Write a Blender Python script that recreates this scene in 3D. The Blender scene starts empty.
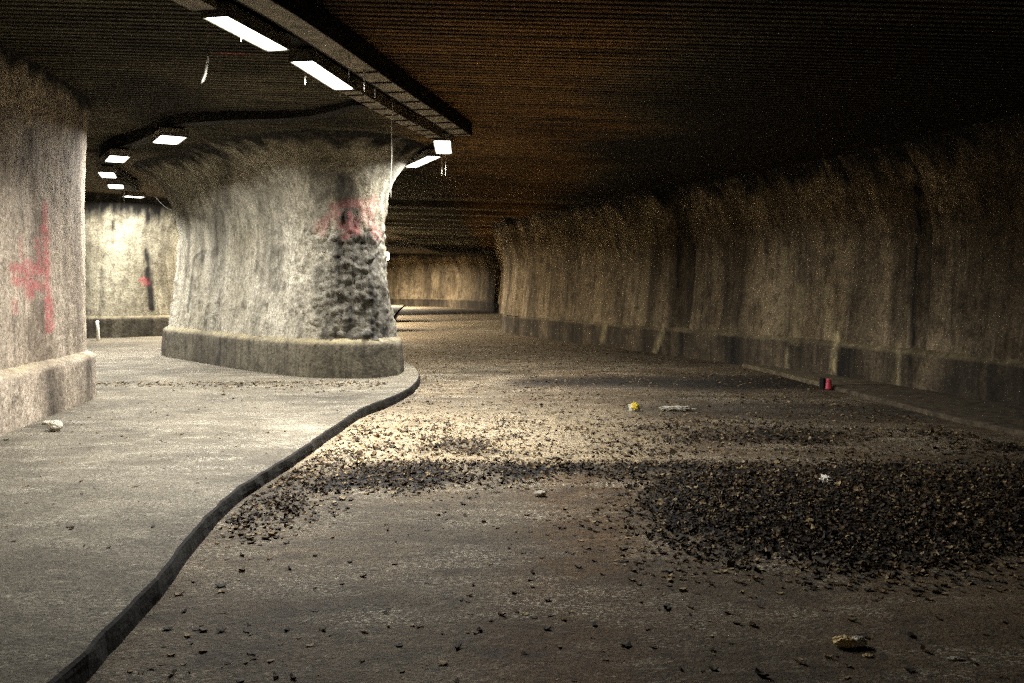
import bpy, bmesh, math, random
from mathutils import Vector, noise, Matrix, Euler
random.seed(7)
C = bpy.context.scene.collection
F, HZ, EYE = 900.0, 286.0, 1.6

def px(x, y, z):                       # world -> photograph pixel
    return 512 + F*x/y, HZ - F*(z-EYE)/y
def at(u, v, z):                       # photograph pixel on the level z -> world x, y
    d = (EYE-z)*F/(v-HZ)
    return (u-512)/F*d, d
def ceil_z(x):
    return 3.75 + 0.028*max(0.0, 6.0-x)
def sm(a, b, x):
    t = min(1, max(0, (x-a)/(b-a))); return t*t*(3-2*t)
def nz(x, y, z, s=1.0):
    return noise.noise(Vector((x*s, y*s, z*s)))
def fbm(x, y, z, s=1.0, o=4):
    return noise.fractal(Vector((x*s, y*s, z*s)), 1.0, 2.0, o)
def lin(h):
    h = h.lstrip('#'); r = []
    for i in (0, 2, 4):
        c = int(h[i:i+2], 16)/255
        r.append(c/12.92 if c <= .04045 else ((c+.055)/1.055)**2.4)
    return (*r, 1)

# ------------------------------------------------------------------ materials
def newmat(name):
    m = bpy.data.materials.new(name); m.use_nodes = True
    nt = m.node_tree; nt.nodes.clear()
    out = nt.nodes.new('ShaderNodeOutputMaterial')
    b = nt.nodes.new('ShaderNodeBsdfPrincipled')
    nt.links.new(b.outputs[0], out.inputs[0])
    b.inputs['Specular IOR Level'].default_value = 0.25
    return m, nt, b
class N:
    def __init__(s, nt):
        s.nt = nt; tc = nt.nodes.new('ShaderNodeTexCoord'); s.co = tc.outputs['Object']
    def map(s, sc, loc=(0, 0, 0)):
        n = s.nt.nodes.new('ShaderNodeMapping'); n.inputs['Scale'].default_value = sc
        n.inputs['Location'].default_value = loc
        s.nt.links.new(s.co, n.inputs[0]); return n.outputs[0]
    def noise(s, scale, detail=4, rough=.6, vec=None, dist=0):
        n = s.nt.nodes.new('ShaderNodeTexNoise')
        n.inputs['Scale'].default_value = scale; n.inputs['Detail'].default_value = detail
        n.inputs['Roughness'].default_value = rough; n.inputs['Distortion'].default_value = dist
        s.nt.links.new(vec if vec else s.co, n.inputs['Vector']); return n.outputs[0]
    def ramp(s, fac, a, b, ca=(0, 0, 0, 1), cb=(1, 1, 1, 1)):
        n = s.nt.nodes.new('ShaderNodeValToRGB')
        e = n.color_ramp.elements; e[0].position = a; e[0].color = ca; e[1].position = b; e[1].color = cb
        s.nt.links.new(fac, n.inputs[0]); return n.outputs[0]
    def math(s, op, a, b=0.0, c=None):
        n = s.nt.nodes.new('ShaderNodeMath'); n.operation = op
        for i, v in enumerate((a, b, c)):
            if v is None: continue
            if isinstance(v, (int, float)): n.inputs[i].default_value = v
            else: s.nt.links.new(v, n.inputs[i])
        return n.outputs[0]
    def mix(s, fac, a, b, mode='MIX'):
        n = s.nt.nodes.new('ShaderNodeMix'); n.data_type = 'RGBA'; n.blend_type = mode
        for sock, v in ((n.inputs[0], fac), (n.inputs[6], a), (n.inputs[7], b)):
            if isinstance(v, (int, float)): sock.default_value = v
            elif isinstance(v, tuple): sock.default_value = v
            else: s.nt.links.new(v, sock)
        return n.outputs[2]
    def attr(s, name):
        n = s.nt.nodes.new('ShaderNodeAttribute'); n.attribute_name = name; return n.outputs['Fac']
    def z(s):
        n = s.nt.nodes.new('ShaderNodeSeparateXYZ'); s.nt.links.new(s.co, n.inputs[0]); return n.outputs
    def bump(s, h, strength, dist, prev=None):
        n = s.nt.nodes.new('ShaderNodeBump'); n.inputs['Strength'].default_value = strength
        n.inputs['Distance'].default_value = dist; s.nt.links.new(h, n.inputs['Height'])
        if prev: s.nt.links.new(prev, n.inputs['Normal'])
        return n.outputs[0]

def concrete(name, light, mid, dark, streak=.55, rough_bump=.9, band_amt=.6):
    m, nt, b = newmat(name); n = N(nt)
    big = n.noise(.55, 5, .6)
    med = n.noise(3.2, 6, .7)
    fine = n.noise(28, 5, .75)
    st = n.noise(1.0, 6, .65, n.map((7, 7, .28)))
    col = n.mix(n.ramp(big, .34, .66), lin(mid), lin(light))
    col = n.mix(n.math('MULTIPLY', n.ramp(st, .5, .72), streak), col, lin(dark))
    col = n.mix(n.math('MULTIPLY', n.ramp(med, .47, .7), .75), col, lin(dark))
    band = n.noise(1.0, 3, .55, n.map((1.0, 1.0, .10), (8, 3, 2)))
    col = n.mix(n.math('MULTIPLY', n.ramp(band, .47, .62), band_amt), col, lin(dark))
    pale = n.noise(1.0, 5, .6, n.map((4, 4, .3), (3, 9, 1)))
    col = n.mix(n.math('MULTIPLY', n.ramp(pale, .57, .74), .5), col, lin(light))
    crisp = n.noise(13, 8, .85, n.map((1, 1, .6), (2, 4, 6)))
    col = n.mix(n.math('MULTIPLY', n.ramp(crisp, .5, .62), .5), col, lin(dark))
    col = n.mix(n.ramp(fine, .36, .6), n.mix(.68, col, (0.01, .009, .007, 1)), col)
    pit = n.noise(11, 3, .8, n.map((1, 1, .55)))
    col = n.mix(n.math('MULTIPLY', n.ramp(pit, .58, .7), .7), col, lin(dark))
    lime_highlight = n.math('MULTIPLY', n.attr('lime'), n.ramp(n.noise(9, 4, .7, n.map((1, 1, .5))), .3, .6))
    # soot and damp, painted shade, red paint
    soot_shade = n.math('MULTIPLY', n.attr('soot'), n.math('ADD', .35, n.math('MULTIPLY', st, 1.3)))
    soot_shade = n.ramp(soot_shade, .1, .95)
    col = n.mix(soot_shade, col, (.009, .008, .007, 1))
    red = n.math('MULTIPLY', n.attr('paint'), n.ramp(n.noise(16, 5, .8), .36, .58))
    col = n.mix(n.math('MULTIPLY', red, .7), col, lin('a8404a'))
    col = n.mix(lime_highlight, col, lin('b3a47c'))
    nt.links.new(col, b.inputs['Base Color'])
    b.inputs['Roughness'].default_value = .9
    bp = n.bump(fine, .6, .012)
    bp = n.bump(med, rough_bump, .05, bp)
    bp = n.bump(pit, rough_bump, .025, bp)
    nt.links.new(bp, b.inputs['Normal'])
    return m
M = {}
M['pier'] = concrete('pier_concrete', 'c2bba9', '8d8673', '352f26')
M['pierL'] = concrete('near_pier_concrete', 'cbbca8', 'a59582', '4e4337', .4)
M['plinth'] = concrete('plinth_concrete', '857d6a', '575041', '1b1813', .8)
M['wallL'] = concrete('left_wall_concrete', 'b5ad95', '8d856f', '3c362a', .5)
M['wallR'] = concrete('right_wall_concrete', 'b5a283', '7b6a50', '231b13', .8, band_amt=.6)
M['plinthR'] = concrete('right_plinth_concrete', '8c7c62', '54483a', '1b1712', .85)

def road():
    m, nt, b = newmat('road_surface'); n = N(nt)
    big = n.noise(.5, 5, .6); med = n.noise(4, 6, .7); fine = n.noise(38, 5, .8)
    col = n.mix(n.ramp(big, .35, .65), lin('584c39'), lin('927f62'))
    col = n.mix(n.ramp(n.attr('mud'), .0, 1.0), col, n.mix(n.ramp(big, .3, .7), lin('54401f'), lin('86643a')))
    col = n.mix(n.math('MULTIPLY', n.ramp(n.attr('dust'), .0, 1.0), .92), col, lin('d6bf98'))
    col = n.mix(n.math('MULTIPLY', n.ramp(med, .46, .66), .7), col, lin('332c22'))
    fl = n.noise(7, 8, .85, n.map((.55, 1, 1)))
    col = n.mix(n.math('MULTIPLY', n.ramp(fl, .55, .64), .6), col, lin('b5aa92'))
    sp = n.noise(16, 8, .85, n.map((.7, 1, 1), (4, 1, 2)))
    col = n.mix(n.math('MULTIPLY', n.ramp(sp, .53, .62), .8), col, lin('201a13'))
    col = n.mix(n.ramp(fine, .34, .68), n.mix(.8, col, (.012, .01, .008, 1)), col)
    gr = n.noise(95, 3, .8, n.map((.75, 1, 1), (9, 1, 2)))
    col = n.mix(n.math('MULTIPLY', n.ramp(gr, .5, .6), .75), col, lin('15110c'))
    gl = n.noise(70, 3, .8, n.map((.5, 1, 1), (1, 7, 2)))
    clus = n.ramp(n.noise(2.2, 4, .7, n.map((.5, 1.3, 1), (3, 3, 3))), .45, .65)
    col = n.mix(n.math('MULTIPLY', n.math('MULTIPLY', n.ramp(gl, .52, .62), clus), .85), col, lin('c9bfa9'))
    s = n.math('MULTIPLY', n.attr('soil'), n.math('ADD', .55, n.math('MULTIPLY', n.noise(9, 5, .8), .9)))
    col = n.mix(n.ramp(s, .2, .8), col, lin('120e0a'))
    nt.links.new(col, b.inputs['Base Color']); b.inputs['Roughness'].default_value = .85
    bp = n.bump(fine, .8, .012); bp = n.bump(n.noise(9, 6, .8), .9, .04, bp)
    nt.links.new(bp, b.inputs['Normal']); return m
M['road'] = road()
def pave():
    m, nt, b = newmat('pavement_surface'); n = N(nt)
    big = n.noise(.6, 5, .6); med = n.noise(4, 6, .75); fine = n.noise(45, 5, .8)
    col = n.mix(n.ramp(big, .35, .68), lin('534c3e'), lin('8f8673'))
    col = n.mix(n.math('MULTIPLY', n.ramp(med, .48, .68), .55), col, lin('3f382d'))
    fl = n.noise(7, 8, .85, n.map((.5, 1, 1)))
    col = n.mix(n.math('MULTIPLY', n.ramp(fl, .55, .64), .6), col, lin('c2b8a2'))
    sp = n.noise(15, 8, .85, n.map((.7, 1, 1), (4, 1, 2)))
    col = n.mix(n.math('MULTIPLY', n.ramp(sp, .54, .64), .7), col, lin('2e281f'))
    col = n.mix(n.math('MULTIPLY', n.ramp(n.noise(3.2, 8, .8, n.map((.6, 1, 1), (5, 2, 0))), .62, .7), .6), col, lin('241f18'))
    gr = n.noise(90, 3, .8, n.map((.75, 1, 1), (9, 1, 2)))
    col = n.mix(n.math('MULTIPLY', n.ramp(gr, .5, .6), .65), col, lin('1c1811'))
    gl = n.noise(65, 3, .8, n.map((.5, 1, 1), (1, 7, 2)))
    clus = n.ramp(n.noise(2.2, 4, .7, n.map((.5, 1.3, 1), (3, 3, 3))), .45, .65)
    col = n.mix(n.math('MULTIPLY', n.math('MULTIPLY', n.ramp(gl, .52, .62), clus), .85), col, lin('d2c9b5'))
    col = n.mix(n.ramp(fine, .34, .66), n.mix(.7, col, (.015, .013, .01, 1)), col)
    nt.links.new(col, b.inputs['Base Color']); b.inputs['Roughness'].default_value = .85
    bp = n.bump(fine, .8, .01); bp = n.bump(n.noise(9, 6, .8), .8, .03, bp)
    nt.links.new(bp, b.inputs['Normal']); return m
M['pave'] = pave()
def deck():
    m, nt, b = newmat('ceiling_deck'); n = N(nt)
    big = n.noise(.5, 5, .65, n.map((.6, 1, 1))); fine = n.noise(24, 5, .8, n.map((.35, 1, 1)))
    line = n.noise(1.0, 4, .7, n.map((.5, 9, 1)))
    col = n.mix(n.ramp(big, .35, .68), lin('2e2b22'), lin('7d7660'))
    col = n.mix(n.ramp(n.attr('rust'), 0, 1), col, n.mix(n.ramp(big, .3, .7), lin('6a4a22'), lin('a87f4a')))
    col = n.mix(n.ramp(n.attr('smooth'), 0, 1), col, lin('6b5d47'))
    col = n.mix(n.math('MULTIPLY', n.ramp(line, .44, .62), .85), col, lin('1f1a13'))
    col = n.mix(n.ramp(n.attr('soot'), 0, 1), col, lin('2b2620'))
    col = n.mix(n.ramp(fine, .32, .7), n.mix(.8, col, (.006, .005, .004, 1)), col)
    col = n.mix(n.math('MULTIPLY', n.attr('paint'), .8), col, lin('b33a3a'))
    nt.links.new(col, b.inputs['Base Color']); b.inputs['Roughness'].default_value = .85
    bp = n.bump(fine, .8, .015); bp = n.bump(line, .8, .03, bp)
    nt.links.new(bp, b.inputs['Normal']); return m
M['deck'] = deck()
def plain(name, ca, cb, rough=.7, metal=0, scale=12, bump=.3):
    m, nt, b = newmat(name); n = N(nt)
    f = n.noise(scale, 5, .7)
    nt.links.new(n.mix(n.ramp(f, .35, .65), lin(ca), lin(cb)), b.inputs['Base Color'])
    b.inputs['Roughness'].default_value = rough; b.inputs['Metallic'].default_value = metal
    nt.links.new(n.bump(f, bump, .01), b.inputs['Normal']); return m
M['tray'] = plain('tray_metal', '4b443a', '8d8474', .55, .2, 7)
M['traydark'] = plain('dark_trough_metal', '0d0b09', '1c1914', .8, .1, 7)
M['housing'] = plain('lamp_housing', '5d584d', '8a8475', .5, .3)
M['kerb'] = plain('kerb_stone', '0e0c09', '26211a', .9, 0, 18, .8)
M['footkerb'] = plain('footway_concrete', '352e24', '6f634c', .9, 0, 9, .8)
M['footdirt'] = plain('footway_dirt', '2c261d', '5e5342', .9, 0, 9, .8)
M['leafA'] = plain('leaf_dark', '19130c', '33281a', .8, 0, 40)
M['leafB'] = plain('leaf_brown', '3a2c1a', '5e4a2e', .8, 0, 40)
M['leafC'] = plain('leaf_pale', '6d5b3e', '9a8764', .8, 0, 40)
M['calc'] = plain('calcite', 'b9b2a4', 'e4dfd2', .5, 0, 30)
M['stone'] = plain('pale_stone', '8d8675', 'c9c2b2', .9, 0, 25, .8)
M['yellow'] = plain('yellow_card', 'c8b23c', 'e2cf5d', .6, 0, 30)
M['white'] = plain('white_paper', 'b9b4a8', 'e0dbcf', .7, 0, 30)
M['cream'] = plain('cream_paper', 'b89a62', 'd8c79c', .7, 0, 60)
M['film'] = plain('grey_plastic_film', '8f8a7c', 'b4ae9e', .35, 0, 30)
M['pink'] = plain('red_plastic', 'c83a48', 'e8707e', .5, 0, 20)
M['hole'] = plain('black_rubber', '0a0908', '16130f', .9)
M['cable'] = plain('black_cable', '131210', '24211c', .6)
M['steel'] = plain('galvanised_bolt', '6d675a', '98907f', .4, .7)
def emit(name, col, s):
    m = bpy.data.materials.new(name); m.use_nodes = True; nt = m.node_tree; nt.nodes.clear()
    o = nt.nodes.new('ShaderNodeOutputMaterial'); e = nt.nodes.new('ShaderNodeEmission')
    e.inputs[0].default_value = col; e.inputs[1].default_value = s
    nt.links.new(e.outputs[0], o.inputs[0]); return m
LP = 9
WATT = 295
M['lamp'] = emit('lamp_glow', (1, .965, .88, 1), LP)
M['lampdeep'] = emit('lamp_glow_rear', (1, .84, .62, 1), LP)
M['lampwarm'] = emit('lamp_glow_sodium', (1, .55, .2, 1), 45)

# ------------------------------------------------------------------ helpers
def link(name, verts, faces, mat, parent=None, smooth=True, attrs=None):
    me = bpy.data.meshes.new(name); me.from_pydata(verts, [], faces); me.update()
    mats = mat if isinstance(mat, list) else [mat]
    for q in mats: me.materials.append(q)
    if smooth: me.polygons.foreach_set('use_smooth', [True]*len(me.polygons))
    for k, vals in (attrs or {}).items():
        a = me.attributes.new(k, 'FLOAT', 'POINT'); a.data.foreach_set('value', vals)
    o = bpy.data.objects.new(name, me); C.objects.link(o)
    if parent: o.parent = parent; 
    return o
def tag(o, label=None, cat=None, group=None, kind=None):
    for k, v in (('label', label), ('category', cat), ('group', group), ('kind', kind)):
        if v: o[k] = v
    return o
def empty(name, loc, label, cat, group=None, rz=0, kind=None):
    o = bpy.data.objects.new(name, None); C.objects.link(o); o.location = loc; o.rotation_euler = (0, 0, rz)
    o.empty_display_size = .2
    return tag(o, label, cat, group, kind)
def catmull(pts, step, closed=False):
    P = [Vector(p) for p in pts]; n = len(P); out = []
    for i in range(n if closed else n-1):
        g = lambda k: P[k % n] if closed else P[min(max(k, 0), n-1)]
        a, b, c, d = g(i-1), g(i), g(i+1), g(i+2)
        if not closed:
            if i == 0: a = b*2-c
            if i+2 > n-1: d = c*2-b
        st = step(b) if callable(step) else step
        k = max(1, int((c-b).length/st))
        for j in range(k):
            t = j/k
            out.append(.5*((2*b)+(c-a)*t+(2*a-5*b+4*c-d)*t*t+(3*b-a-3*c+d)*t**3))
    if not closed: out.append(P[-1])
    return out
def normals(pts, closed, flip=1):
    n = len(pts); r = []
    for i in range(n):
        a = pts[(i-1) % n] if closed or i > 0 else pts[i]
        b = pts[(i+1) % n] if closed or i < n-1 else pts[i]
        t = (b-a); t = t.normalized() if t.length > 1e-9 else Vector((1, 0))
        r.append(Vector((t.y, -t.x))*flip)
    return r
def loft(pts, nrm, rows, off, zfun, closed, disp=None):
    """rows: list of parameters; off(row, i) outward offset; zfun(row, x) height"""
    V = []; Fc = []; n = len(pts)
    for r in rows:
        for i, (p, q) in enumerate(zip(pts, nrm)):
            o = off(r, i); x, y = p.x+q.x*o, p.y+q.y*o
            z = zfun(r, x)
            if disp:
                d = disp(x, y, z, r, i); x += q.x*d; y += q.y*d
            V.append((x, y, z))
    m = n if closed else n-1
    for j in range(len(rows)-1):
        for i in range(m):
            k = (i+1) % n
            Fc.append((j*n+i, j*n+k, (j+1)*n+k, (j+1)*n+i))
    return V, Fc
def seg_dist(u, v, a, b):
    ax, ay = a; bx, by = b; dx, dy = bx-ax, by-ay; L = dx*dx+dy*dy
    t = 0 if L == 0 else max(0, min(1, ((u-ax)*dx+(v-ay)*dy)/L))
    return math.hypot(u-ax-t*dx, v-ay-t*dy)
def mark(V, strokes, ymax=1e9):
    """weight per vertex of hand-drawn marks given as (a, b, radius, weight)"""
    out = [0.0]*len(V)
    for i, (x, y, z) in enumerate(V):
        if y < 1 or y > ymax: continue
        u, v = px(x, y, z); w = 0
        for a, b, r, k in strokes:
            d = seg_dist(u, v, a, b)
            if d < r*2: w = max(w, k*(1-sm(r*.55, r*1.6, d)))
        out[i] = w
    return out
def box(bm, c, s, rz=0, bev=0.0):
    r = bmesh.ops.create_cube(bm, size=1)
    vs = r['verts']
    bmesh.ops.scale(bm, vec=s, verts=vs)
    if bev:
        es = list({e for v in vs for e in v.link_edges})
        rr = bmesh.ops.bevel(bm, geom=es, offset=bev, segments=2, affect='EDGES', profile=.5)
        vs = list({v for f in rr['faces'] for v in f.verts} | {v for v in vs if v.is_valid})
    bmesh.ops.rotate(bm, verts=vs, cent=(0, 0, 0), matrix=Matrix.Rotation(rz, 3, 'Z'))
    bmesh.ops.translate(bm, vec=c, verts=vs)
    return vs
def from_bm(name, bm, mat, parent=None, smooth=False):
    me = bpy.data.meshes.new(name); bm.to_mesh(me); bm.free(); me.materials.append(mat)
    if smooth: me.polygons.foreach_set('use_smooth', [True]*len(me.polygons))
    o = bpy.data.objects.new(name, me); C.objects.link(o)
    if parent: o.parent = parent
    return o
def tube(name, pts, radii, mat, parent=None, seg=8):
    P = [Vector(p) for p in pts]; V = []; Fc = []; n = len(P)
    for i, p in enumerate(P):
        t = (P[min(i+1, n-1)]-P[max(i-1, 0)]).normalized()
        u = t.cross(Vector((0, 0, 1)));
        if u.length < .05: u = t.cross(Vector((1, 0, 0)))
        u.normalize(); w = t.cross(u)
        r = radii[i] if isinstance(radii, (list, tuple)) else radii
        for k in range(seg):
            a = 2*math.pi*k/seg; V.append(tuple(p+u*math.cos(a)*r+w*math.sin(a)*r))
    for i in range(n-1):
        for k in range(seg):
            l = (k+1) % seg; Fc.append((i*seg+k, i*seg+l, (i+1)*seg+l, (i+1)*seg+k))
    Fc.append(tuple(range(seg))[::-1]); Fc.append(tuple(range((n-1)*seg, n*seg)))
    return link(name, V, Fc, mat, parent)
def sweep(name, path, w, zt, zb, mat, parent=None, open_top=False, lip=0):
    """rectangular section swept along a level path, zt/zb functions of x"""
    P = [Vector(p) for p in path]; nr = normals(P, False); V = []; Fc = []
    for p, q in zip(P, nr):
        for s, zz in ((-1, zb), (1, zb), (1, zt), (-1, zt)):
            V.append((p.x+q.x*s*w/2, p.y+q.y*s*w/2, zz(p.x) if callable(zz) else zz))
    for i in range(len(P)-1):
        for k in range(4):
            l = (k+1) % 4; Fc.append((i*4+k, i*4+l, (i+1)*4+l, (i+1)*4+k))
    Fc.append((3, 2, 1, 0)); b = (len(P)-1)*4; Fc.append((b, b+1, b+2, b+3))
    return link(name, V, Fc, mat, parent, smooth=False)

PZ = 0.12                                    # level of the raised pavement
# ------------------------------------------------------------------ kerb line
KERB = [(-2.3, -6), (-1.95, 0), (-1.8, 2.2), (-1.72, 3.45), (-1.74, 3.76), (-1.78, 4.3), (-1.84, 4.85), (-1.92, 5.4), (-2.0, 6.4),
        (-1.99, 6.95), (-1.92, 8.2), (-1.87, 9.9), (-1.8, 11.0), (-1.52, 12.7), (-1.5, 14.5), (-1.72, 16.2), (-2.0, 17.3),
        (-2.5, 19.5), (-3.2, 24), (-4.2, 32), (-5.9, 45), (-8.2, 68), (-9, 79)]
KP = catmull([Vector(k) for k in KERB], .12)
KP = [Vector((p.x+.010*nz(0, p.y, 3, 1.3)+.006*nz(1, p.y, 3, 6), p.y)) for p in KP]
def kerb_x(y):
    lo, hi = 0, len(KP)-1
    while hi-lo > 1:
        m = (lo+hi)//2
        if KP[m].y <= y: lo = m
        else: hi = m
    a, b = KP[lo], KP[hi]; t = (y-a.y)/max(1e-6, b.y-a.y)
    return a.x+(b.x-a.x)*max(0, min(1, t))
# ------------------------------------------------------------------ ground
def drift(x, y):                             # how thick the scrap lies on the road
    u, v = px(x, y, 0) if y > 1 else (0, 2000)
    n1 = nz(x, y, 0, .9)*.5+nz(x, y, 5, 2.5)*.35
    lane = .75
    main = 1.25*sm(.2, 2.0, x+.5*n1)*sm(4.3, 6.2, y+.5*n1)*(1-sm(6.9, 8.5, y+.5*n1))
    tail = .62*max(0, 1.0+1.3*n1)*sm(-2.2, -1.2, x)*sm(6.7, 7.3, y+.5*n1)*(1-sm(7.7, 8.8, y+.4*n1))
    kerbside = .5*(1-sm(.35, .95, x-kerb_x(y)+.2*n1))*sm(5.4, 6.2, y)*(1-sm(8.2, 10, y))
    mid = .62*sm(8.0, 8.6, y)*(1-sm(10.4, 12.2, y+1.2*n1))*(.6+.9*n1)
    far = .30*sm(11, 12, y)*(1-sm(22, 30, y))*(.5+1.2*n1)
    near = .022*(.6+n1)
    return max(0, main, tail, kerbside, mid, far, near)
def road_z(x, y):
    if y > 26 or y < 2.5: return 0.004*nz(x, y, 0, .6)
    return .006*nz(x, y, 0, .9)+.035*max(0, drift(x, y)-.1)
def axis(parts):
    r = []
    for a, b, s in parts:
        k = max(1, round((b-a)/s))
        r += [a+(b-a)*j/k for j in range(k)]
    r.append(parts[-1][1]); return r
xs = axis([(-16, -2.6, 1.5), (-2.6, 6, .09), (6, 9.5, .35)])
ys = axis([(-6, 3, .6), (3, 12, .09), (12, 20, .2), (20, 80, .8)])
V = []; soil_and_dark_bands = []; mud_light_leak = []; light_pool = []
for y in ys:
    for x in xs:
        V.append((x, y, road_z(x, y)))
        d = drift(x, y) if 2.5 < y < 26 else 0
        dark_bands = .75*sm(13.2, 14.6, y+.5*nz(x, y, 2, .4))*(1-sm(15.0, 17.2, y+.8*nz(x, y, 3, .4)))*sm(-.8, .5, x) + \
              .55*sm(10.2, 11.2, y+.5*nz(x, y, 8, .5))*(1-sm(11.8, 13, y))*sm(.6, 2, x)  # two darker bands across the road
        soil_and_dark_bands.append(min(1, max(d*1.1*sm(.35, .7, d)+.3*d, dark_bands)))
        q = x+.3*nz(x, y, 1, .6); mud_light_leak.append(max(sm(-.25, .25, q)*(1-sm(.55, 1.1, q))*(1-sm(7.5, 9.5, y)), .35*sm(-.2, .5, q)))  # orange light leak painted as a strip, with weaker brown mud to the right
        light_pool.append(.9*sm(7.4, 8.4, y)*(1-sm(10.5, 13, y))*(1-sm(.5, 2.2, x+.6*nz(x, y, 4, .7)))+.35*sm(16, 19, y)*(1-sm(1, 3, x)))  # lamp light pooled on the road, put into its colour
n = len(xs)
Fc = [(j*n+i, j*n+i+1, (j+1)*n+i+1, (j+1)*n+i) for j in range(len(ys)-1) for i in range(n-1)]
tag(link('floor', V, Fc, M['road'], attrs={'soil': soil_and_dark_bands, 'mud': mud_light_leak, 'dust': light_pool}), kind='structure')
# raised pavement
def pave_z(x, y): return PZ+.007*nz(x, y, 9, .8)+.003*nz(x, y, 9, 4)
ts = axis([(0, .12, .015), (.12, .4, .02), (.4, 1, .06)])
V = []; ys2 = axis([(-6, 3, .5), (3, 20, .12), (20, 79, 1)])
for y in ys2:
    k = kerb_x(y)-.10
    for t in ts:
        x = k+(-18-k)*t; V.append((x, y, pave_z(x, y)))
n = len(ts)
Fc = [(j*n+i, (j+1)*n+i, (j+1)*n+i+1, j*n+i+1) for j in range(len(ys2)-1) for i in range(n-1)]
tag(link('pavement', V, Fc, M['pave']), kind='structure')
V = []
prof = [(-.13, PZ-.012), (-.1, PZ+.001), (-.012, PZ+.001), (0, PZ-.012), (.004, PZ-.035), (.008, .05), (.012, -.05)]
for p in KP:
    for dx, z in prof:
        V.append((p.x+dx+.012*nz(p.x, p.y, z, 7)*(dx > -.05), p.y, z+.007*nz(p.x, p.y, 9, .8)+.003*nz(p.x, p.y, 9, 4)+.004*nz(p.x, p.y, 1, 9)*(dx > -.05)))
n = len(prof)
Fc = [(j*n+i, j*n+i+1, (j+1)*n+i+1, (j+1)*n+i) for j in range(len(KP)-1) for i in range(n-1)]
o = link('kerb', V, Fc, [M['pave'], M['kerb']], smooth=False)
o.data.polygons.foreach_set('material_index', [0 if q % (n-1) < 2 else 1 for q in range(len(Fc))])
tag(o, kind='structure')

# ------------------------------------------------------------------ ceiling (ribbed deck)
xs = axis([(-18, -9, .6), (-9, 7, .28), (7, 9.5, .8)])
ys = []; zo = []
y = -6.0
while y < 80:
    p = .125 if y < 24 else 2.3
    d = .022 if y < 24 else -.16
    for q, dd in ((0, 0), (.5, 0), (.58, d), (.92, d)):
        ys.append(y+q*p); zo.append(dd)
    y += p
V = []; light_leak = []; soot_shade = []; smoothA = []; paint = []
for y, d in zip(ys, zo):
    for x in xs:
        smt = sm(16.9, 17.3, y)*(1-sm(-5.6, -5.2, x))
        big = (0.05 if 30 < y and int(y/2.2) % 2 == 0 else 0)
        V.append((x, y, ceil_z(x)+d*(1-smt)-big*0))
        n1 = nz(x, y, 0, .5)
        light_leak.append(sm(-1.9, -1.2, x+.3*n1)*(1-sm(.6, 2.2, x+.7*n1)))  # orange light leak painted into the deck colour over the middle lane
        soot_shade.append(max(.95*sm(1.0, 2.8, x+.8*n1)*(1-.55*sm(8.6, 7.4, y)), .9*sm(.1, .5, nz(x, y, 7, .8)+.25-.12*abs(y-12))*(1-sm(-2.2, -1.6, x))))  # shade on the right painted dark, plus sooty blotches on the left
        smoothA.append(smt)
        paint.append(1.0 if (9.28 < y < 9.36 and -3.0 < x < -2.6) else 0)
n = len(xs)
Fc = [(j*n+i, (j+1)*n+i, (j+1)*n+i+1, j*n+i+1) for j in range(len(ys)-1) for i in range(n-1)]
tag(link('ceiling', V, Fc, M['deck'], smooth=False, attrs={'rust': light_leak, 'soot': soot_shade, 'smooth': smoothA, 'paint': paint}), kind='structure')

# ------------------------------------------------------------------ piers and walls
def shaft_rows(k1, k2):
    return [('s', j/k1) for j in range(k1)]+[('f', j/k2) for j in range(k2+1)]
ZS, ZN = .62, 2.45
def make_zfun(zbase):
    def zf(r, x):
        k, t = r
        if k == 's': return zbase+ZS+(ZN-ZS)*t
        a = t*math.pi/2
        return zbase+ZN+(ceil_z(x)+.03-zbase-ZN)*math.sin(a)
    return zf
def make_off(flare, lean=.22, base=-.13, extra=None, straight=False):
    def off(r, i):
        k, t = r; fl = flare(i) if callable(flare) else flare
        if k == 's': o = base-lean*(1-(1-t)**1.6)
        else: o = base-lean+fl*((1-math.cos(t*math.pi/2)) if not straight else (.62*math.sin(t*math.pi/2)+.38*(1-math.cos(t*math.pi/2))))
        return o+(extra(r, i) if extra else 0)
    return off
def plinth_rows(): return [0, .06, .2, .35, .5, .56, .60, .63, .655, .67, .675]
PO = {0: 0, .06: 0, .2: -.005, .35: -.01, .5: -.015, .56: -.015, .60: -.03, .63: -.07, .655: -.12, .67: -.15, .675: -.22}
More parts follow.
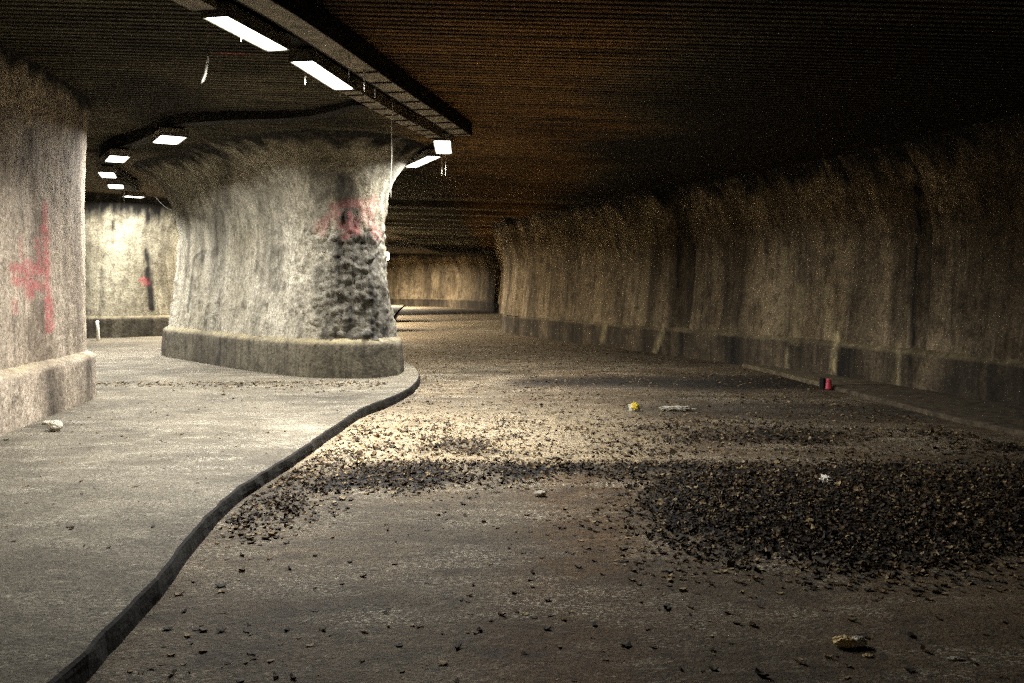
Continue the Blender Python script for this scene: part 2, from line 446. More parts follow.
def pier(name, label, outline, step, flare, mats, z0, amp, lean=.22, k1=46, k2=26, paint=None, soot_shade=None, group=None, spall=None):
    pts = catmull([Vector(p) for p in outline], step, True)
    area = sum(a.x*b.y-b.x*a.y for a, b in zip(pts, pts[1:]+pts[:1]))
    nr = normals(pts, True, 1 if area > 0 else -1)
    cx = sum(p.x for p in pts)/len(pts); cy = sum(p.y for p in pts)/len(pts)
    root = empty(name, (cx, cy, z0), label, 'pillar', group, kind='thing')
    rows = shaft_rows(k1, k2)
    def disp(x, y, z, r, i):
        rough = .4+.9*sm(-.15, .35, nz(x, y, z*.6, .8))
        d = amp*rough*(fbm(x, y, z*.7, 1.8, 3)*.5+.4*abs(fbm(x, y, z, 6.5, 3)))
        if spall and y > 1:
            u, v = px(x, y, z); w = 0
            for a_, b_, r_, k_ in spall:
                q_ = seg_dist(u, v, a_, b_)
                if q_ < r_*1.6: w = max(w, k_*(1-sm(r_*.5, r_*1.6, q_)))
            if w: d += w*(.10*fbm(x, y, z*.8, 3.2, 4)+.13*(abs(fbm(x, y, z, 7, 3))-.25))
        return d
    V, Fc = loft(pts, nr, rows, make_off(lambda i: flare(nr[i]) if callable(flare) else flare, lean), make_zfun(z0), True, disp)
    mk = lambda s, f=0: mark(V, s) if s else [0]*len(V)
    pa = mk(paint); so = mk(soot_shade)
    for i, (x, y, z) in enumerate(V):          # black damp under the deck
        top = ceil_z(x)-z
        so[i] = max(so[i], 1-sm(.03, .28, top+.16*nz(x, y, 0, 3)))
    L = [(x-cx, y-cy, z-z0) for x, y, z in V]
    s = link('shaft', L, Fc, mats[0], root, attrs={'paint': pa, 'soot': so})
    V, Fc = loft(pts, nr, plinth_rows(), lambda r, i: PO[r], lambda r, x: z0-.02+r*1.0, True,
                 lambda x, y, z, r, i: .02*fbm(x, y, z, 2.5, 4))
    L = [(x-cx, y-cy, z-z0) for x, y, z in V]
    link('plinth', L, Fc, mats[1], root, attrs={'lime': [.5*sm(.56, .6, z-z0)*(.6+.7*nz(x, y, 3, 1.5)) for x, y, z in V], 'paint': [0]*len(V), 'soot': [(.3+.6*nz(x, y, z*.4, 1.3))*(1-sm(.54, .6, z-z0)) for x, y, z in V]})  # lit ledge painted pale along the plinth top
    return root
# the large pier in the middle of the view
OA = [(-1.86, 15.2), (-2.15, 14.55), (-2.8, 14.42), (-3.6, 14.75), (-4.8, 15.9), (-6.0, 17.35), (-7.15, 18.7), (-7.62, 19.7),
      (-7.3, 20.6), (-6.2, 20.5), (-4.8, 19.4), (-3.2, 17.7), (-2.1, 16.3)]
def flareA(q):
    a = sm(.1, .9, q.x)
    return (1.18*(1-a)+.95*a)*(1-.25*sm(.3, .9, -q.x)*sm(-.4, .3, q.y))
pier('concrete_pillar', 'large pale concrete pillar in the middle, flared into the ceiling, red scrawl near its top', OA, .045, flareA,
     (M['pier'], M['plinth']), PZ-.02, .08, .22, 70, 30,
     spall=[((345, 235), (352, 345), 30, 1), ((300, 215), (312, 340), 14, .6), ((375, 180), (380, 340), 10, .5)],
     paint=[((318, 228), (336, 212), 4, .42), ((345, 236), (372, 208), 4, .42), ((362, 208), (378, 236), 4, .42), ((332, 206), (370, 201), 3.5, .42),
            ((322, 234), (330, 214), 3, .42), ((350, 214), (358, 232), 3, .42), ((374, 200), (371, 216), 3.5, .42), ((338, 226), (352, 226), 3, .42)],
     soot_shade=[((344, 182), (350, 224), 10, .75), ((330, 176), (340, 190), 9, .5), ((364, 245), (376, 340), 16, .8), ((345, 245), (356, 345), 15, .72), ((322, 270), (330, 345), 12, .5), ((300, 290), (304, 340), 7, .3), ((380, 230), (386, 300), 5, .3), ((194, 258), (188, 312), 1.2, .6), ((206, 250), (202, 262), 1.2, .5), ((194, 258), (203, 251), 1.2, .6),  # stains and cracks, plus painted shade on the lower right of the shaft
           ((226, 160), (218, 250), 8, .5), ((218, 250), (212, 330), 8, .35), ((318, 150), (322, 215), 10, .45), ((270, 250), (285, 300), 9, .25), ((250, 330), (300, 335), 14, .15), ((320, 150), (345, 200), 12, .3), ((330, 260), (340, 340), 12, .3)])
# the pier at the left edge
OL = [(-4.95, 8.0), (-5.1, 9.2), (-5.3, 10.6), (-5.47, 11.7), (-5.78, 12.45), (-6.5, 12.95), (-7.4, 12.8), (-8.0, 11.8), (-7.9, 9.2), (-7.3, 7.2),
      (-6.3, 6.6), (-5.4, 6.9)]
pier('concrete_pillar', 'pale concrete pillar at the left edge with red paint marks running down it', OL, .06, .10, (M['pierL'], M['pierL']), PZ-.02, .045, .02,
     paint=[((45, 205), (46, 250), 2.5, .9), ((46, 250), (49, 330), 3, 1), ((14, 268), (40, 270), 5, 1), ((16, 280), (38, 286), 5, .95), ((28, 262), (30, 296), 4, .9),
            ((14, 300), (16, 312), 2, .7), ((49, 300), (50, 326), 4, .9), ((36, 240), (40, 262), 2.5, .7), ((44, 228), (46, 240), 4, .9), ((20, 240), (22, 258), 2, .6)],
     soot_shade=[((30, 130), (24, 170), 5, .45)])
# further piers of the same row, hidden by the big one, spaced to stripe light
for k, (cx, cy, L) in enumerate([(-5.0, 24.6, 2.6), (-6.0, 33.0, 2.8), (-6.8, 41.5, 2.8), (-8.5, 50.5, 2.8)]):
    d = Vector((-.35, .94)); w = Vector((.94, .35)); o = []
    for a in range(14):
        t = 2*math.pi*a/14
        o.append(Vector((cx, cy))+d*L*math.cos(t)+w*1.0*math.sin(t)*(1))
    pier('concrete_pillar', ['concrete pillar next in the row behind the large middle one', 'concrete pillar third along the row behind the large middle one',
         'concrete pillar fourth along the row behind the large middle one',
         'farthest concrete pillar of the row along the roadway'][k], o, .3, .8, (M['pier'], M['plinth']), PZ-.02, .03, .22, 16, 10)

def wall(pts_raw, stepf, flip, mat, pmat, name, pname, z0, flare, amp, extra=None, paint=None, soot_shade=None, topsoot=(.25, .7), lime_highlight=None):
    pts = catmull([Vector(p) for p in pts_raw], stepf)
    nr = normals(pts, False, flip)
    ex = [extra(p) if extra else 0 for p in pts]
    rows = shaft_rows(44, 22)
    def disp(x, y, z, r, i):
        return ex[i]+amp*(fbm(x, y, z*.5, 1.4, 3)*.6+.35*abs(fbm(x, y, z*.5, 6, 3)))
    V, Fc = loft(pts, nr, rows, make_off(flare, .16, straight=name == 'wall_right'), make_zfun(z0), False, disp)
    pa = mark(V, paint) if paint else [0]*len(V); so = mark(V, soot_shade) if soot_shade else [0]*len(V)
    m = len(pts)
    for i, (x, y, z) in enumerate(V):
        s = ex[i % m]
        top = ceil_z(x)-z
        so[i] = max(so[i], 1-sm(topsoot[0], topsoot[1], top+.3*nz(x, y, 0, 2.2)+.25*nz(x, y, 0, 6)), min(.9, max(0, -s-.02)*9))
    tag(link(name, V, Fc, mat, attrs={'paint': pa, 'soot': so, 'lime': mark(V, lime_highlight) if lime_highlight else [0]*len(V)}), kind='structure')
    V, Fc = loft(pts, nr, plinth_rows(), lambda r, i: PO[r]+ex[i]*.5, lambda r, x: z0-.02+r, False, lambda x, y, z, r, i: .025*fbm(x, y, z, 2, 4))
    lm = mark(V, lime_highlight) if lime_highlight else [0]*len(V)
    for i, (x, y, z) in enumerate(V): lm[i] = max(lm[i], .45*sm(.56, .6, z-z0)*(.6+.7*nz(x, y, 3, 1.5)))  # light catching the ledge is painted into the plinth colour
    tag(link(pname, V, Fc, pmat, attrs={'lime': lm, 'paint': [0]*len(V), 'soot': [(.42+.5*nz(x, y, z*.3, 1.6))*(1-sm(.54, .6, z-z0)) for x, y, z in V]}), kind='structure')
WR = [(8.2, -6), (8.0, 0), (7.4, 6), (6.5, 11.6), (5.5, 15.65), (4.3, 19.0), (3.6, 20.8), (1.9, 25.2), (.35, 29.2), (-.25, 33), (-.3, 40), (-.45, 48), (-1.0, 55),
      (-2.6, 63), (-5.5, 69), (-9.6, 72.5), (-14, 74), (-18, 74.5)]
def jointsR(p):
    u = 512+F*p.x/p.y if p.y > 4 else 1500
    e = 0
    def g(u0, w, dep): return -dep*(1-sm(w*.4, w*.6, abs(u-u0)))
    if p.y < 29.5:
        e += g(913, 7, .09)+g(1004, 6, .06)+g(776, 12, .06)+g(676, 15, .09)
        if u < 668: e += .12*sm(668, 664, u)
        if 668 < u < 776: e -= .0
    elif p.y < 60:
        e += .32*(math.sin((p.y-29.5)*2*math.pi/6.2) > .1)-.12*(math.sin((p.y-29.5)*2*math.pi/6.2) < -.2)
    else:
        e += .1*(math.sin(p.x*2*math.pi/1.9) > .6)
    return e
wall(WR, lambda p: .09 if 8 < p.y < 30 else .25, -1, M['wallR'], M['plinthR'], 'wall_right', 'baseboard_right', 0, .6, .05, jointsR,
     soot_shade=[((684, 205), (678, 325), 9, .6), ((705, 215), (700, 320), 16, .3), ((740, 225), (730, 315), 18, .25), ((916, 165), (919, 232), 2.2, 1), ((919, 232), (912, 345), 1.9, 1),  # dark joints and stains, plus painted shade beside the raised panel
           ((776, 180), (768, 250), 5, .5), ((852, 205), (846, 240), 3, .5), ((960, 230), (955, 340), 22, .3), ((930, 190), (950, 330), 14, .25)],
     lime_highlight=[((837, 335), (831, 378), 2.4, .9), ((664, 326), (655, 351), 2, .7), ((606, 322), (602, 342), 2, .6), ((899, 345), (896, 388), 2, .6), ((788, 352), (786, 374), 2.2, .5),
           ((800, 290), (795, 340), 5, .35), ((828, 290), (830, 335), 5, .4), ((786, 250), (780, 330), 4, .3), ((650, 205), (645, 240), 6, .3), ((650, 240), (640, 320), 3, .3), ((600, 250), (598, 325), 3, .25)], topsoot=(.02, .6))  # pale streaks, plus the lit upper edge of the panel painted in
WL = [(-17.5, -6), (-17.5, 8), (-16.5, 17), (-15.2, 22.2), (-13.4, 24.6), (-11.9, 25.5), (-10.5, 26.45), (-9.6, 27.6), (-9.4, 30), (-9.9, 34), (-11.3, 42), (-13.5, 52), (-15, 62), (-17, 72), (-18, 76)]
wall(WL, lambda p: .09 if 20 < p.y < 30 else .4, 1, M['wallL'], M['plinth'], 'wall_left', 'baseboard_left', PZ-.02, .45, .04, None,
     paint=[((143, 280), (146, 283), 3, .9)], soot_shade=[((146, 250), (150, 275), 2.2, 1), ((148, 270), (152, 308), 3.2, 1), ((112, 220), (112, 228), 1.5, .8), ((102, 270), (103, 306), 3, .5)],
     topsoot=(.3, .8))

# low footway kerb along the right wall, broken where the red thing stands
def slab(name, near, far, z, mat):
    V = []; n = len(near)
    for (ax, ay), (bx, by) in zip(near, far):
        jx = .02*nz(ax, ay, 0, 3)
        V += [(ax+jx, ay, -.03), (ax+jx, ay, z-.015), (ax+.02+jx, ay, z), (bx, by, z)]
    Fc = [(j*4+i, j*4+i+1, (j+1)*4+i+1, (j+1)*4+i) for j in range(n-1) for i in range(3)]
    Fc += [(3, 2, 1, 0), ((n-1)*4, (n-1)*4+1, (n-1)*4+2, (n-1)*4+3)]
    return tag(link(name, V, Fc, mat, smooth=False), kind='structure')
def lerp_line(A, k):
    out = []
    for (a, b) in zip(A, A[1:]):
        out += [(a[0]+(b[0]-a[0])*j/k, a[1]+(b[1]-a[1])*j/k) for j in range(k)]
    return out+[A[-1]]
slab('trim_1', lerp_line([(6.3, 5.5), (5.55, 9.0), (5.2, 10.5), (5.06, 12.1), (4.93, 14.0)], 10), lerp_line([(7.6, 5.5), (7.0, 9.0), (6.75, 10.5), (6.45, 12.1), (6.0, 14.0)], 10), .06, M['footdirt'])
slab('trim_2', lerp_line([(4.92, 14.03), (4.7, 16.6), (4.55, 17.8)], 12), lerp_line([(5.98, 14.03), (5.3, 16.6), (5.0, 17.8)], 12), .065, M['footkerb'])

# ------------------------------------------------------------------ lamps and trays
LZ = 3.75
def lamp(c, ang, length, width, z, label, mat='lamp', group='strip lamps under the ceiling', power=1.0, spread=132):
    r = empty('strip_lamp', (c[0], c[1], z), label, 'lamp', group, rz=ang)
    bm = bmesh.new(); t = .012; h = .11
    box(bm, (0, 0, h+.006), (length+.05, width+.05, .012))
    for s in (-1, 1):
        box(bm, (0, s*(width/2+.018), h/2+.005), (length+.05, .014, h))
        box(bm, (s*(length/2+.018), 0, h/2+.005), (.014, width+.05, h))
    from_bm('housing', bm, M['housing'], r)
    bm = bmesh.new(); box(bm, (0, 0, .025), (length, width, .04), 0, .012)
    from_bm('diffuser', bm, M[mat], r)
    ld = bpy.data.lights.new('tube_light', 'AREA'); ld.shape = 'RECTANGLE'; ld.size = length*.98; ld.size_y = width*.95
    ld.energy = WATT*power; ld.spread = math.radians(spread); ld.color = (1, .98, .93) if mat == 'lamp' else (1, .87, .68)
    lo = bpy.data.objects.new('tube_light', ld); C.objects.link(lo); lo.parent = r; lo.location = (0, 0, -.002)
    for s in (-1, 1):
        bm = bmesh.new(); box(bm, (s*length*.36, 0, h+.026), (.05, width*.7, .026))
        from_bm('bracket', bm, M['steel'], r)
    return r
def quad_lamp(a, b, w, z, label, **k):      # a, b: pixel mid points of the two short ends
    A = Vector(at(a[0], a[1], z)); B = Vector(at(b[0], b[1], z)); d = B-A
    return lamp((A+B)/2, math.atan2(d.y, d.x), d.length, w, z, label, **k)
quad_lamp((216, 18.5), (277.5, 51), .19, LZ, 'nearest and largest glowing strip lamp, at the top of the photo', power=.45, spread=150)
quad_lamp((302, 62.5), (344, 90), .2, LZ, 'glowing strip lamp second along the trough above the road', power=1.8, spread=150)
quad_lamp((442, 141.5), (444, 154), .23, LZ, 'short glowing lamp at the bend of the trough beside the middle pillar', spread=165)
quad_lamp((434.5, 157), (411, 167.5), .2, LZ, 'glowing strip lamp tucked just behind the bend, right of the middle pillar', spread=165)
quad_lamp((165, 144), (174, 137), .33, LZ, 'glowing lamp nearest the middle pillar in the left passage', spread=172, power=1.15)
quad_lamp((114.5, 162.4), (120, 156.8), .28, LZ, 'glowing lamp second along the left passage, right of the left pillar', spread=165, power=.7)
quad_lamp((109.2, 178), (106, 173), .25, LZ, 'glowing lamp third along the left passage, at the turn of its trough', power=.7)
quad_lamp((116.3, 188.7), (115.5, 185.2), .28, LZ, 'small glowing lamp fourth along the left passage', power=.8)
quad_lamp((125, 196.6), (142.5, 197.8), .3, 4.08, 'last glowing lamp of the left passage, close to the far wall', spread=174, power=1.5)
for i, (x, y) in enumerate([(-5.0, 21.4), (-7.5, 29.0), (-9.2, 37.2), (-10.8, 46.2), (-9.5, 66.0)]):  # unseen lamps added to light the far road and its end wall
    lamp((x, y), 1.5, 1.4, .35, LZ, 'strip lamp in the passage hidden behind the row of pillars', mat='lampdeep', power=(.7, 8, 18, 20, 8)[i], spread=170)
r = empty('bulkhead_lamp', (-5.56, 39.8, 2.92), 'tiny far glowing lamp peeping past the right side of the middle pillar', 'lamp')
bm = bmesh.new(); box(bm, (-.09, 0, 0), (.10, .3, .5), 0, .02); from_bm('back_plate', bm, M['housing'], r)
bm = bmesh.new(); box(bm, (.04, 0, 0), (.16, .24, .36), 0, .06); from_bm('glass_cover', bm, M['lampdeep'], r)

# trough that carries the lamps: one continuous winding thing
main = [(-3.1, 4.2), (-2.72, 5.8), (-2.38, 7.23), (-2.145, 8.23), (-2.02, 8.66), (-1.84, 9.87), (-1.5, 11.6), (-1.13, 13.2), (-1.1, 14.0), (-1.17, 14.7), (-1.3, 15.05), (-1.82, 16.26), (-2.6, 17.8)]
mp = catmull([Vector(p) for p in main], .18)
r = empty('lamp_trough', (0, 0, 0), 'long metal trough bending along the ceiling, carrying the four lamps above the road', 'cable tray')
sweep('channel', mp, .2, LZ+.235, LZ+.15, M['traydark'], r)
for y0, y1 in ((4.3, 7.15), (8.3, 8.6), (9.95, 13.3), (14.75, 14.98), (16.5, 17.8)):
    sg = [p for p in mp if y0 <= p.y <= y1]
    if len(sg) > 1: sweep('cover', sg, .215, LZ+.15, LZ+.02, M['tray'], r)
def hangers(path, every, z0, parent, w=.03):
    acc = 0
    for a, b in zip(path, path[1:]):
        acc += (b-a).length
        if acc > every:
            acc = 0; bm = bmesh.new(); top = ceil_z(b.x)+.02
            box(bm, (b.x, b.y, (z0+top)/2), (w, w, top-z0))
            from_bm('hanger', bm, M['traydark'], parent)
hangers(mp, 1.5, LZ+.22, r)
for a, b in zip(mp[::2], mp[1::2]):
    if 9.9 < a.y < 13.2:
        bm = bmesh.new(); box(bm, (a.x, a.y, LZ+.015), (.2, .025, .012), math.atan2((b-a).y, (b-a).x)-math.pi/2)
        from_bm('cross_bar', bm, M['traydark'], r)
# second tray to the right of it
sec = [(-2.9, 4.0), (-2.4, 5.6), (-1.88, 7.0), (-1.33, 9.77), (-.98, 11.5), (-.70, 12.9)]
sp = catmull([Vector(p) for p in sec], .15)
r = empty('cable_tray', (0, 0, 0), 'grey cable tray ending bluntly right of the lamp trough above the road', 'cable tray')
sweep('tray_floor', sp, .25, LZ+.02, LZ, M['tray'], r)
nr = normals(sp, False)
for s in (-1, 1):
    q = [p+m*s*.128 for p, m in zip(sp, nr)]
    sweep('side_rail', q, .012, LZ+.2, LZ-.004, M['traydark'], r)
for i in range(0, len(sp)-1, 3):
    a, b = sp[i], sp[i+1]
    if a.y > 9:
        bm = bmesh.new(); box(bm, (a.x, a.y, LZ-.006), (.24, .03, .012), math.atan2((b-a).y, (b-a).x)-math.pi/2)
        from_bm('cross_bar', bm, M['traydark'], r)
hangers(sp, 1.6, LZ+.01, r)
for k, dx in enumerate((-.05, .04)):
    q = [Vector((p.x+m.x*dx, p.y+m.y*dx, LZ+.04)) for p, m in zip(sp, nr)]
    tube('cable', q, .02, M['cable'], r)
# dark trough of the left passage, crossing in front of the middle pier
lt = [(-1.9, 11.5), (-2.8, 12.35), (-3.9, 12.6), (-4.6, 12.85), (-5.06, 13.3), (-5.9, 14.4), (-6.7, 15.3), (-7.4, 16.4), (-7.85, 17.5), (-8.3, 18.6), (-8.6, 19.55), (-9.1, 21.6), (-9.95, 23.9)]
lp = catmull([Vector(p) for p in lt], .2)
r = empty('lamp_trough', (0, 0, 0), 'dark trough winding through the left passage past the middle pillar', 'cable tray')
sweep('channel', lp, .22, lambda x: LZ+.34 if x > -9 else LZ+.40, lambda x: LZ+.15 if x > -9.2 else LZ+.15+.25*sm(-9.2, -9.8, x), M['traydark'], r)
hangers(lp, 2.0, LZ+.3, r)
# thin cable from the last lamp to the middle pier
a = Vector((-9.6, 24.1, 4.07)); b = Vector((-7.05, 19.45, 3.25))
P = [a.lerp(b, t/12)-Vector((0, 0, .18*math.sin(math.pi*t/12))) for t in range(13)]
c = tube('cable', P, .012, M['cable']); tag(c, 'thin black cable strung from the last left lamp to the middle pillar', 'cable')

# ------------------------------------------------------------------ calcite straws
def straw(u, v0, v1, z, label, bend=0, rad=.008, zoff=0):
    x, y = at(u, v0, z); L = (v1-v0)*y/F
    P = []; R = []
    for j in range(7):
        t = j/6
        P.append((x+bend*t*t, y, z+.02-(L+.02)*t)); R.append(rad*(1.25-.85*t)*(1+.15*random.uniform(-1, 1)))
    o = tube('stalactite', P, R, M['calc'], None, 6)
    tag(o, label, 'stalactite', 'white straws hanging from the ceiling')
straw(305, 75, 85, LZ+.01, 'short white dripstone straw under the second lamp', rad=.011)
straw(340.5, 91, 96, LZ+.14, 'stubby white dripstone at the far end of the second lamp', rad=.012)
straw(241, 37, 42, LZ+.01, 'tiny white dripstone on the edge of the nearest lamp')
straw(349, 56, 79, LZ, 'thin white straw under the cable tray above the second lamp', rad=.006)
straw(364.5, 70, 91, LZ, 'thicker white straw under the middle of the cable tray', rad=.011)
straw(356, 89, 99, LZ+.15, 'white straw under the lamp trough just past the second lamp', rad=.009)
straw(375, 90, 98, LZ+.0, 'short white straw on the left edge of the cable tray', rad=.009)
straw(442, 157, 176, LZ+.15, 'white straw hanging below the fourth lamp', rad=.011)
straw(445.5, 153, 176, LZ+.15, 'thinner white straw beside the one below the fourth lamp', rad=.007)
straw(410, 161, 168, LZ+.15, 'tiny white straw left of the fourth lamp', rad=.009)
straw(124, 190, 207, LZ+.15, 'white straw in the left passage below the fourth small lamp', rad=.012)
# long ones
x, y = at(392.5, 98, LZ+.15)
tag(tube('stalactite', [(x-.018*t/10+.004*math.sin(t*1.3), y, LZ+.17-t*.1235) for t in range(11)], [.008-.0004*t for t in range(11)], M['calc'], None, 6),
    'very long thin white straw hanging in front of the right side of the middle pillar', 'stalactite', 'white straws hanging from the ceiling')
zc = ceil_z(-2.8); x, y = at(207.5, 22, zc)
tag(tube('stalactite', [(x+.006*math.sin(t), y, zc+.03-t*.052) for t in range(8)]+[(x-.01, y, zc-.40), (x-.02, y, zc-.47), (x-.045, y, zc-.535), (x-.06, y, zc-.56)],
         [.0045]*6+[.008, .010, .012, .012, .012, .006], M['calc'], None, 6),
    'white straw with curled tip hanging left of the nearest lamp', 'stalactite', 'white straws hanging from the ceiling')

# ------------------------------------------------------------------ scraps on the ground
def scrap_mesh(seed):
    R = random.Random(seed); k = 9; ln = 1.0; wd = R.uniform(.35, .85)
    out = []
    for i in range(k):
        a = 2*math.pi*i/k+R.uniform(-.25, .25); q = R.uniform(.5, 1.08)
        out.append((math.cos(a)*.5*ln*q, math.sin(a)*.5*wd*q))
    cu, cv, tw = R.uniform(.2, 1.1), R.uniform(-.5, 1.4), R.uniform(-.6, .6)
    hz = lambda u, v: cu*u*u+cv*v*v+tw*u*v
    T = R.choice((.05, .06, .16)); V = []
    c = (R.uniform(-.1, .1), R.uniform(-.08, .08))
    for top in (0, 1):
        for u, v in out: V.append((u, v, hz(u, v)+T*top))
        V.append((c[0], c[1], hz(*c)+T*top+R.uniform(-.03, .03)))
    m = k+1; Fc = []
    for i in range(k):
        j = (i+1) % k
        Fc += [(k, j, i), (m+k, m+i, m+j), (i, j, m+j, m+i)]
    zm = min(v[2] for v in V)
    return [(a, b, c-zm) for a, b, c in V], Fc
PROT = [scrap_mesh(s) for s in range(12)]
mats = [M['leafA'], M['leafB'], M['leafC']]
pm = {}
def proto(i, mi):
    if (i, mi) not in pm:
        V, Fc = PROT[i]; me = bpy.data.meshes.new('leaf_scrap'); me.from_pydata(V, [], Fc); me.materials.append(mats[mi]); me.update()
        pm[(i, mi)] = me
    return pm[(i, mi)]
items = []
def try_add(x, y, d, onpave):
    s = random.uniform(.022, .052)*(1.5 if random.random() < .12 else 1)
    if onpave: s *= 1.25 if y > 12 else .8
    mi = random.choices((0, 1, 2), (6, 2.4, .9) if d > .4 else (4, 3.5, 2.2))[0]
    z = pave_z(x, y) if onpave else road_z(x, y)
    lift = random.random()*.045*max(0, d-.3) if not onpave else 0
    items.append((x, y, z, s, random.uniform(0, 6.283), random.uniform(-.8, .8)*(d > .3), random.uniform(-.6, .6)*(d > .3), random.randrange(12), mi, onpave, lift, d))
cnt = 0
while cnt < 240000:
    cnt += 1
    y = 3.0+27*random.random()**2.0
    half = .62*y
    x = random.uniform(-2.4, min(half, 6.3))
    if x < kerb_x(y)+.06 or x > 7.4-.18*y+ (1.0 if y < 12 else .8): continue
    if y > 9 and x > 4.9-.0*(y): continue
    d = drift(x, y)
    if random.random() < d*(.95 if d > .4 else .62): try_add(x, y, d, False)
for _ in range(1500):                                   # bits at the foot of the pier and about the pavement
    x = random.uniform(-7.5, -1.9); y = random.gauss(13.4-.15*x*.5, .45) if random.random() < .7 else random.uniform(5, 12)
    if y > 14.1-.0*x and x > -4: continue
    if x < -4.9 and y < 13.2: continue
    if x > kerb_x(y)-.2 or y > 14.3 or y < 3: continue
    if y > 13.9 and x < -3: continue
    try_add(x, y, .1, True)
def visible(i):
    u, v = px(i[0], i[1], i[2]); return 0 < u < 1024 and 0 < v < 683
items = [i for i in items if visible(i)]
items.sort(key=lambda i: -i[3]/i[1])
big, rest = items[:300], items[300:]
ZONE = [('dark', ), ('brown', ), ('pale tan', )]
for (x, y, z, s, a, b, c, pi, mi, onp, lift, d) in big:
    o = bpy.data.objects.new('leaf_scrap', proto(pi, mi)); C.objects.link(o)
    o.scale = (s, s, s); o.rotation_euler = (b, c, a)
    o.location = (x, y, z+.001+lift*0)
    colr = ('dark', 'brown', 'pale tan')[mi]
    where = 'on the raised pavement' if onp else ('among the scraps against the kerb' if x < -1 else ('in the thick drift on the right of the road' if d > .42 else 'lying loose on the bare road'))
    tag(o, f'curled {colr} leaf scrap {where}', 'leaf', 'leaf scraps littering the ground')
V = []; Fc = []; MI = []
for (x, y, z, s, a, b, c, pi, mi, onp, lift, d) in rest:
    m = Matrix.Translation((x, y, z-.001+lift)) @ Euler((b, c, a)).to_matrix().to_4x4() @ Matrix.Scale(s, 4)
    k = len(V); pv, pf = PROT[pi]
    V += [tuple(m @ Vector(v)) for v in pv]; Fc += [tuple(k+q for q in f) for f in pf]; MI += [mi]*len(pf)
o = link('leaf_litter', V, Fc, mats, smooth=False); o.data.polygons.foreach_set('material_index', MI)
tag(o, 'dead leaf crumbs and grit strewn over the road and pavement', 'litter', kind='stuff')
print('scraps', len(items))

# ------------------------------------------------------------------ single bits of litter
def crumple(name, u, v, size, mat, label, cat, z=0, seed=1, parent=None, gz=None):
    rg = .35 if 'stone' in name else (.6 if 'fold' in name else 1.0)
    x, y = at(u, v, z); g = gz if gz is not None else (road_z(x, y) if z == 0 else pave_z(x, y))
    bm = bmesh.new(); bmesh.ops.create_icosphere(bm, subdivisions=4, radius=1)
    for q in bm.verts:
        d = 1+.5*rg*fbm(q.co.x+seed, q.co.y, q.co.z, 2.2, 3)+.35*rg*abs(nz(q.co.x, q.co.y+seed, q.co.z, 4))
        q.co = Vector((q.co.x*d*size[0], q.co.y*d*size[1], q.co.z*d*size[2]))
    mz = min(q.co.z for q in bm.verts)
    for q in bm.verts: q.co.z -= mz
    o = from_bm(name, bm, mat, parent)
    if parent is None:
        o.location = (x, y, g-.004); tag(o, label, cat)
    return o, (x, y, g)
crumple('pale_stone', 55, 431, (.07, .06, .055), M['stone'], 'round whitish stone on the pavement at the foot of the left pillar', 'stone', PZ, 3)
crumple('pale_stone', 47, 424, (.05, .04, .02), M['stone'], 'small flat chip beside the round whitish stone', 'stone', PZ, 8)
crumple('pale_stone', 540, 496, (.045, .035, .022), M['stone'], 'small grey white stone among scraps mid road', 'stone', 0, 5)
crumple('crumpled_paper', 826, 489, (.04, .05, .03), M['white'], 'white scrap of paper in the dark leaf drift', 'litter', 0, 6)
# yellow and white wrapper
x, y = at(635, 411, 0); g = road_z(x, y)
r = empty('food_wrapper', (x, y, g), 'yellow wrapper with white ends lying on the road', 'litter')
o, _ = crumple('wrapper_body', 635, 411, (.042, .035, .042), M['yellow'], '', '', 0, 11, r)
for s, dx, rot in ((1, .075, -.6), (-1, -.055, .3)):
    V = [(-.018, 0, 0), (.018, 0, 0), (.03, .01, .08), (-.012, .012, .085), (-.018, .012, 0), (.018, .012, 0), (.03, .022, .08), (-.012, .024, .085)]
    Fq = [(0, 1, 2, 3), (7, 6, 5, 4), (0, 4, 5, 1), (1, 5, 6, 2), (2, 6, 7, 3), (3, 7, 4, 0)]
    w = link('wrapper_end', V, Fq, M['white'], r, smooth=False); w.location = (dx, 0, 0); w.rotation_euler = (0, rot*1.3 if s > 0 else -.2, 0); w['label'] = 'white torn wrapper end'
crumple('plastic_film', 676, 411, (.20, .06, .028), M['film'], 'crumpled clear plastic film lying right of the yellow wrapper', 'litter', 0, 14)
x, y = at(848, 646, 0); g = road_z(x, y)
r = empty('crumpled_paper', (x, y, g-.003), 'crumpled cream and white paper on the near right road', 'litter')
crumple('cream_fold', 842, 646, (.045, .03, .022), M['cream'], '', '', 0, 17, r)[0].location = (-.02, 0, 0)
crumple('white_fold', 856, 646, (.035, .025, .02), M['white'], '', '', 0, 18, r)[0].location = (.05, .005, 0)
crumple('paper_scrap', 868, 656, (.02, .012, .006), M['cream'], 'small yellowish scrap right of the crumpled cream paper', 'litter', 0, 20)
crumple('paper_scrap', 955, 659, (.028, .010, .006), M['white'], 'thin white scrap near the bottom right corner', 'litter', 0, 22)
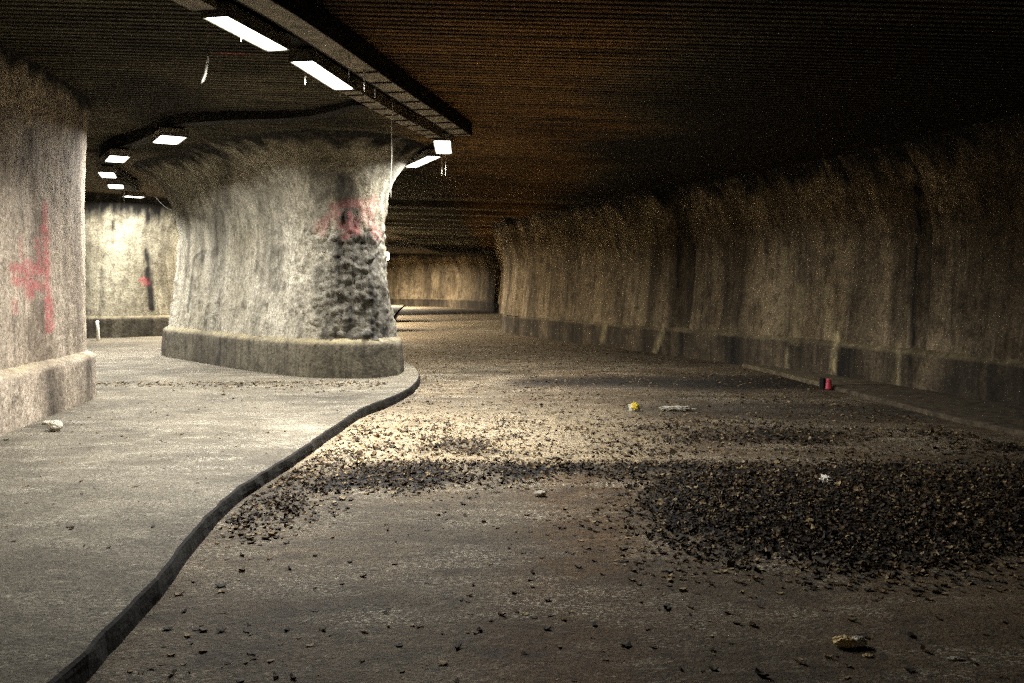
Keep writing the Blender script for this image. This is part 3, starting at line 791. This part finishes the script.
# red plastic stump standing in the break of the low kerb
x, y = 4.865, 13.85; g = road_z(x, y)
r = empty('marker_stub', (x, y, g), 'red plastic stub in the gap of the low kerb by right wall', 'marker')
bm = bmesh.new()
prof = [(.06, 0), (.063, .02), (.058, .05), (.052, .11), (.045, .17), (.038, .19), (.02, .2)]
rings = []
for rr, zz in prof:
    rings.append([bm.verts.new((rr*math.cos(2*math.pi*k/16)*1.0, rr*math.sin(2*math.pi*k/16), zz*.8+.01)) for k in range(16)])
for a, b in zip(rings, rings[1:]):
    for k in range(16): bm.faces.new((a[k], a[(k+1) % 16], b[(k+1) % 16], b[k]))
bm.faces.new(rings[0][::-1]); bm.faces.new(rings[-1])
from_bm('stub', bm, M['pink'], r, True)
bm = bmesh.new(); box(bm, (-.075, .03, .09), (.05, .12, .18), .2, .015)  # black block added in place of the dark hole beside the stub
from_bm('backing_block', bm, M['hole'], r)
# white bent drain pipe at the base of the left wall
x, y = at(97.5, 341, PZ)
P = [(x-.16, y+.35, PZ+.50), (x-.10, y+.18, PZ+.49), (x-.03, y+.06, PZ+.40), (x+.01, y, PZ+.22), (x+.03, y-.02, PZ+.0)]
P = [(p.x, p.y, p.z) for p in catmull([Vector(q) for q in P], .05)]
o = tube('drain_pipe', P, .045, M['calc'], None, 10); tag(o, 'bent white drain pipe at the base of the far left wall', 'pipe')

# ------------------------------------------------------------------ light and camera
w = bpy.data.worlds.new('World'); bpy.context.scene.world = w; w.use_nodes = True
bg = w.node_tree.nodes['Background']; bg.inputs[0].default_value = (1, .82, .62, 1); bg.inputs[1].default_value = .10
cam = bpy.data.cameras.new('Camera'); co = bpy.data.objects.new('Camera', cam); C.objects.link(co)
co.location = (0, 0, EYE); co.rotation_euler = (math.pi/2, 0, 0)
cam.sensor_width = 36; cam.lens = F/1024*36; cam.shift_y = -(341.5-HZ)/1024; cam.clip_end = 200
S = bpy.context.scene; S.camera = co
S.cycles.use_denoising = False            # the photograph is grainy
S.view_settings.view_transform = 'Standard'; S.view_settings.look = 'None'; S.view_settings.gamma = 1
S.view_settings.use_curve_mapping = False; S.view_settings.exposure = 0
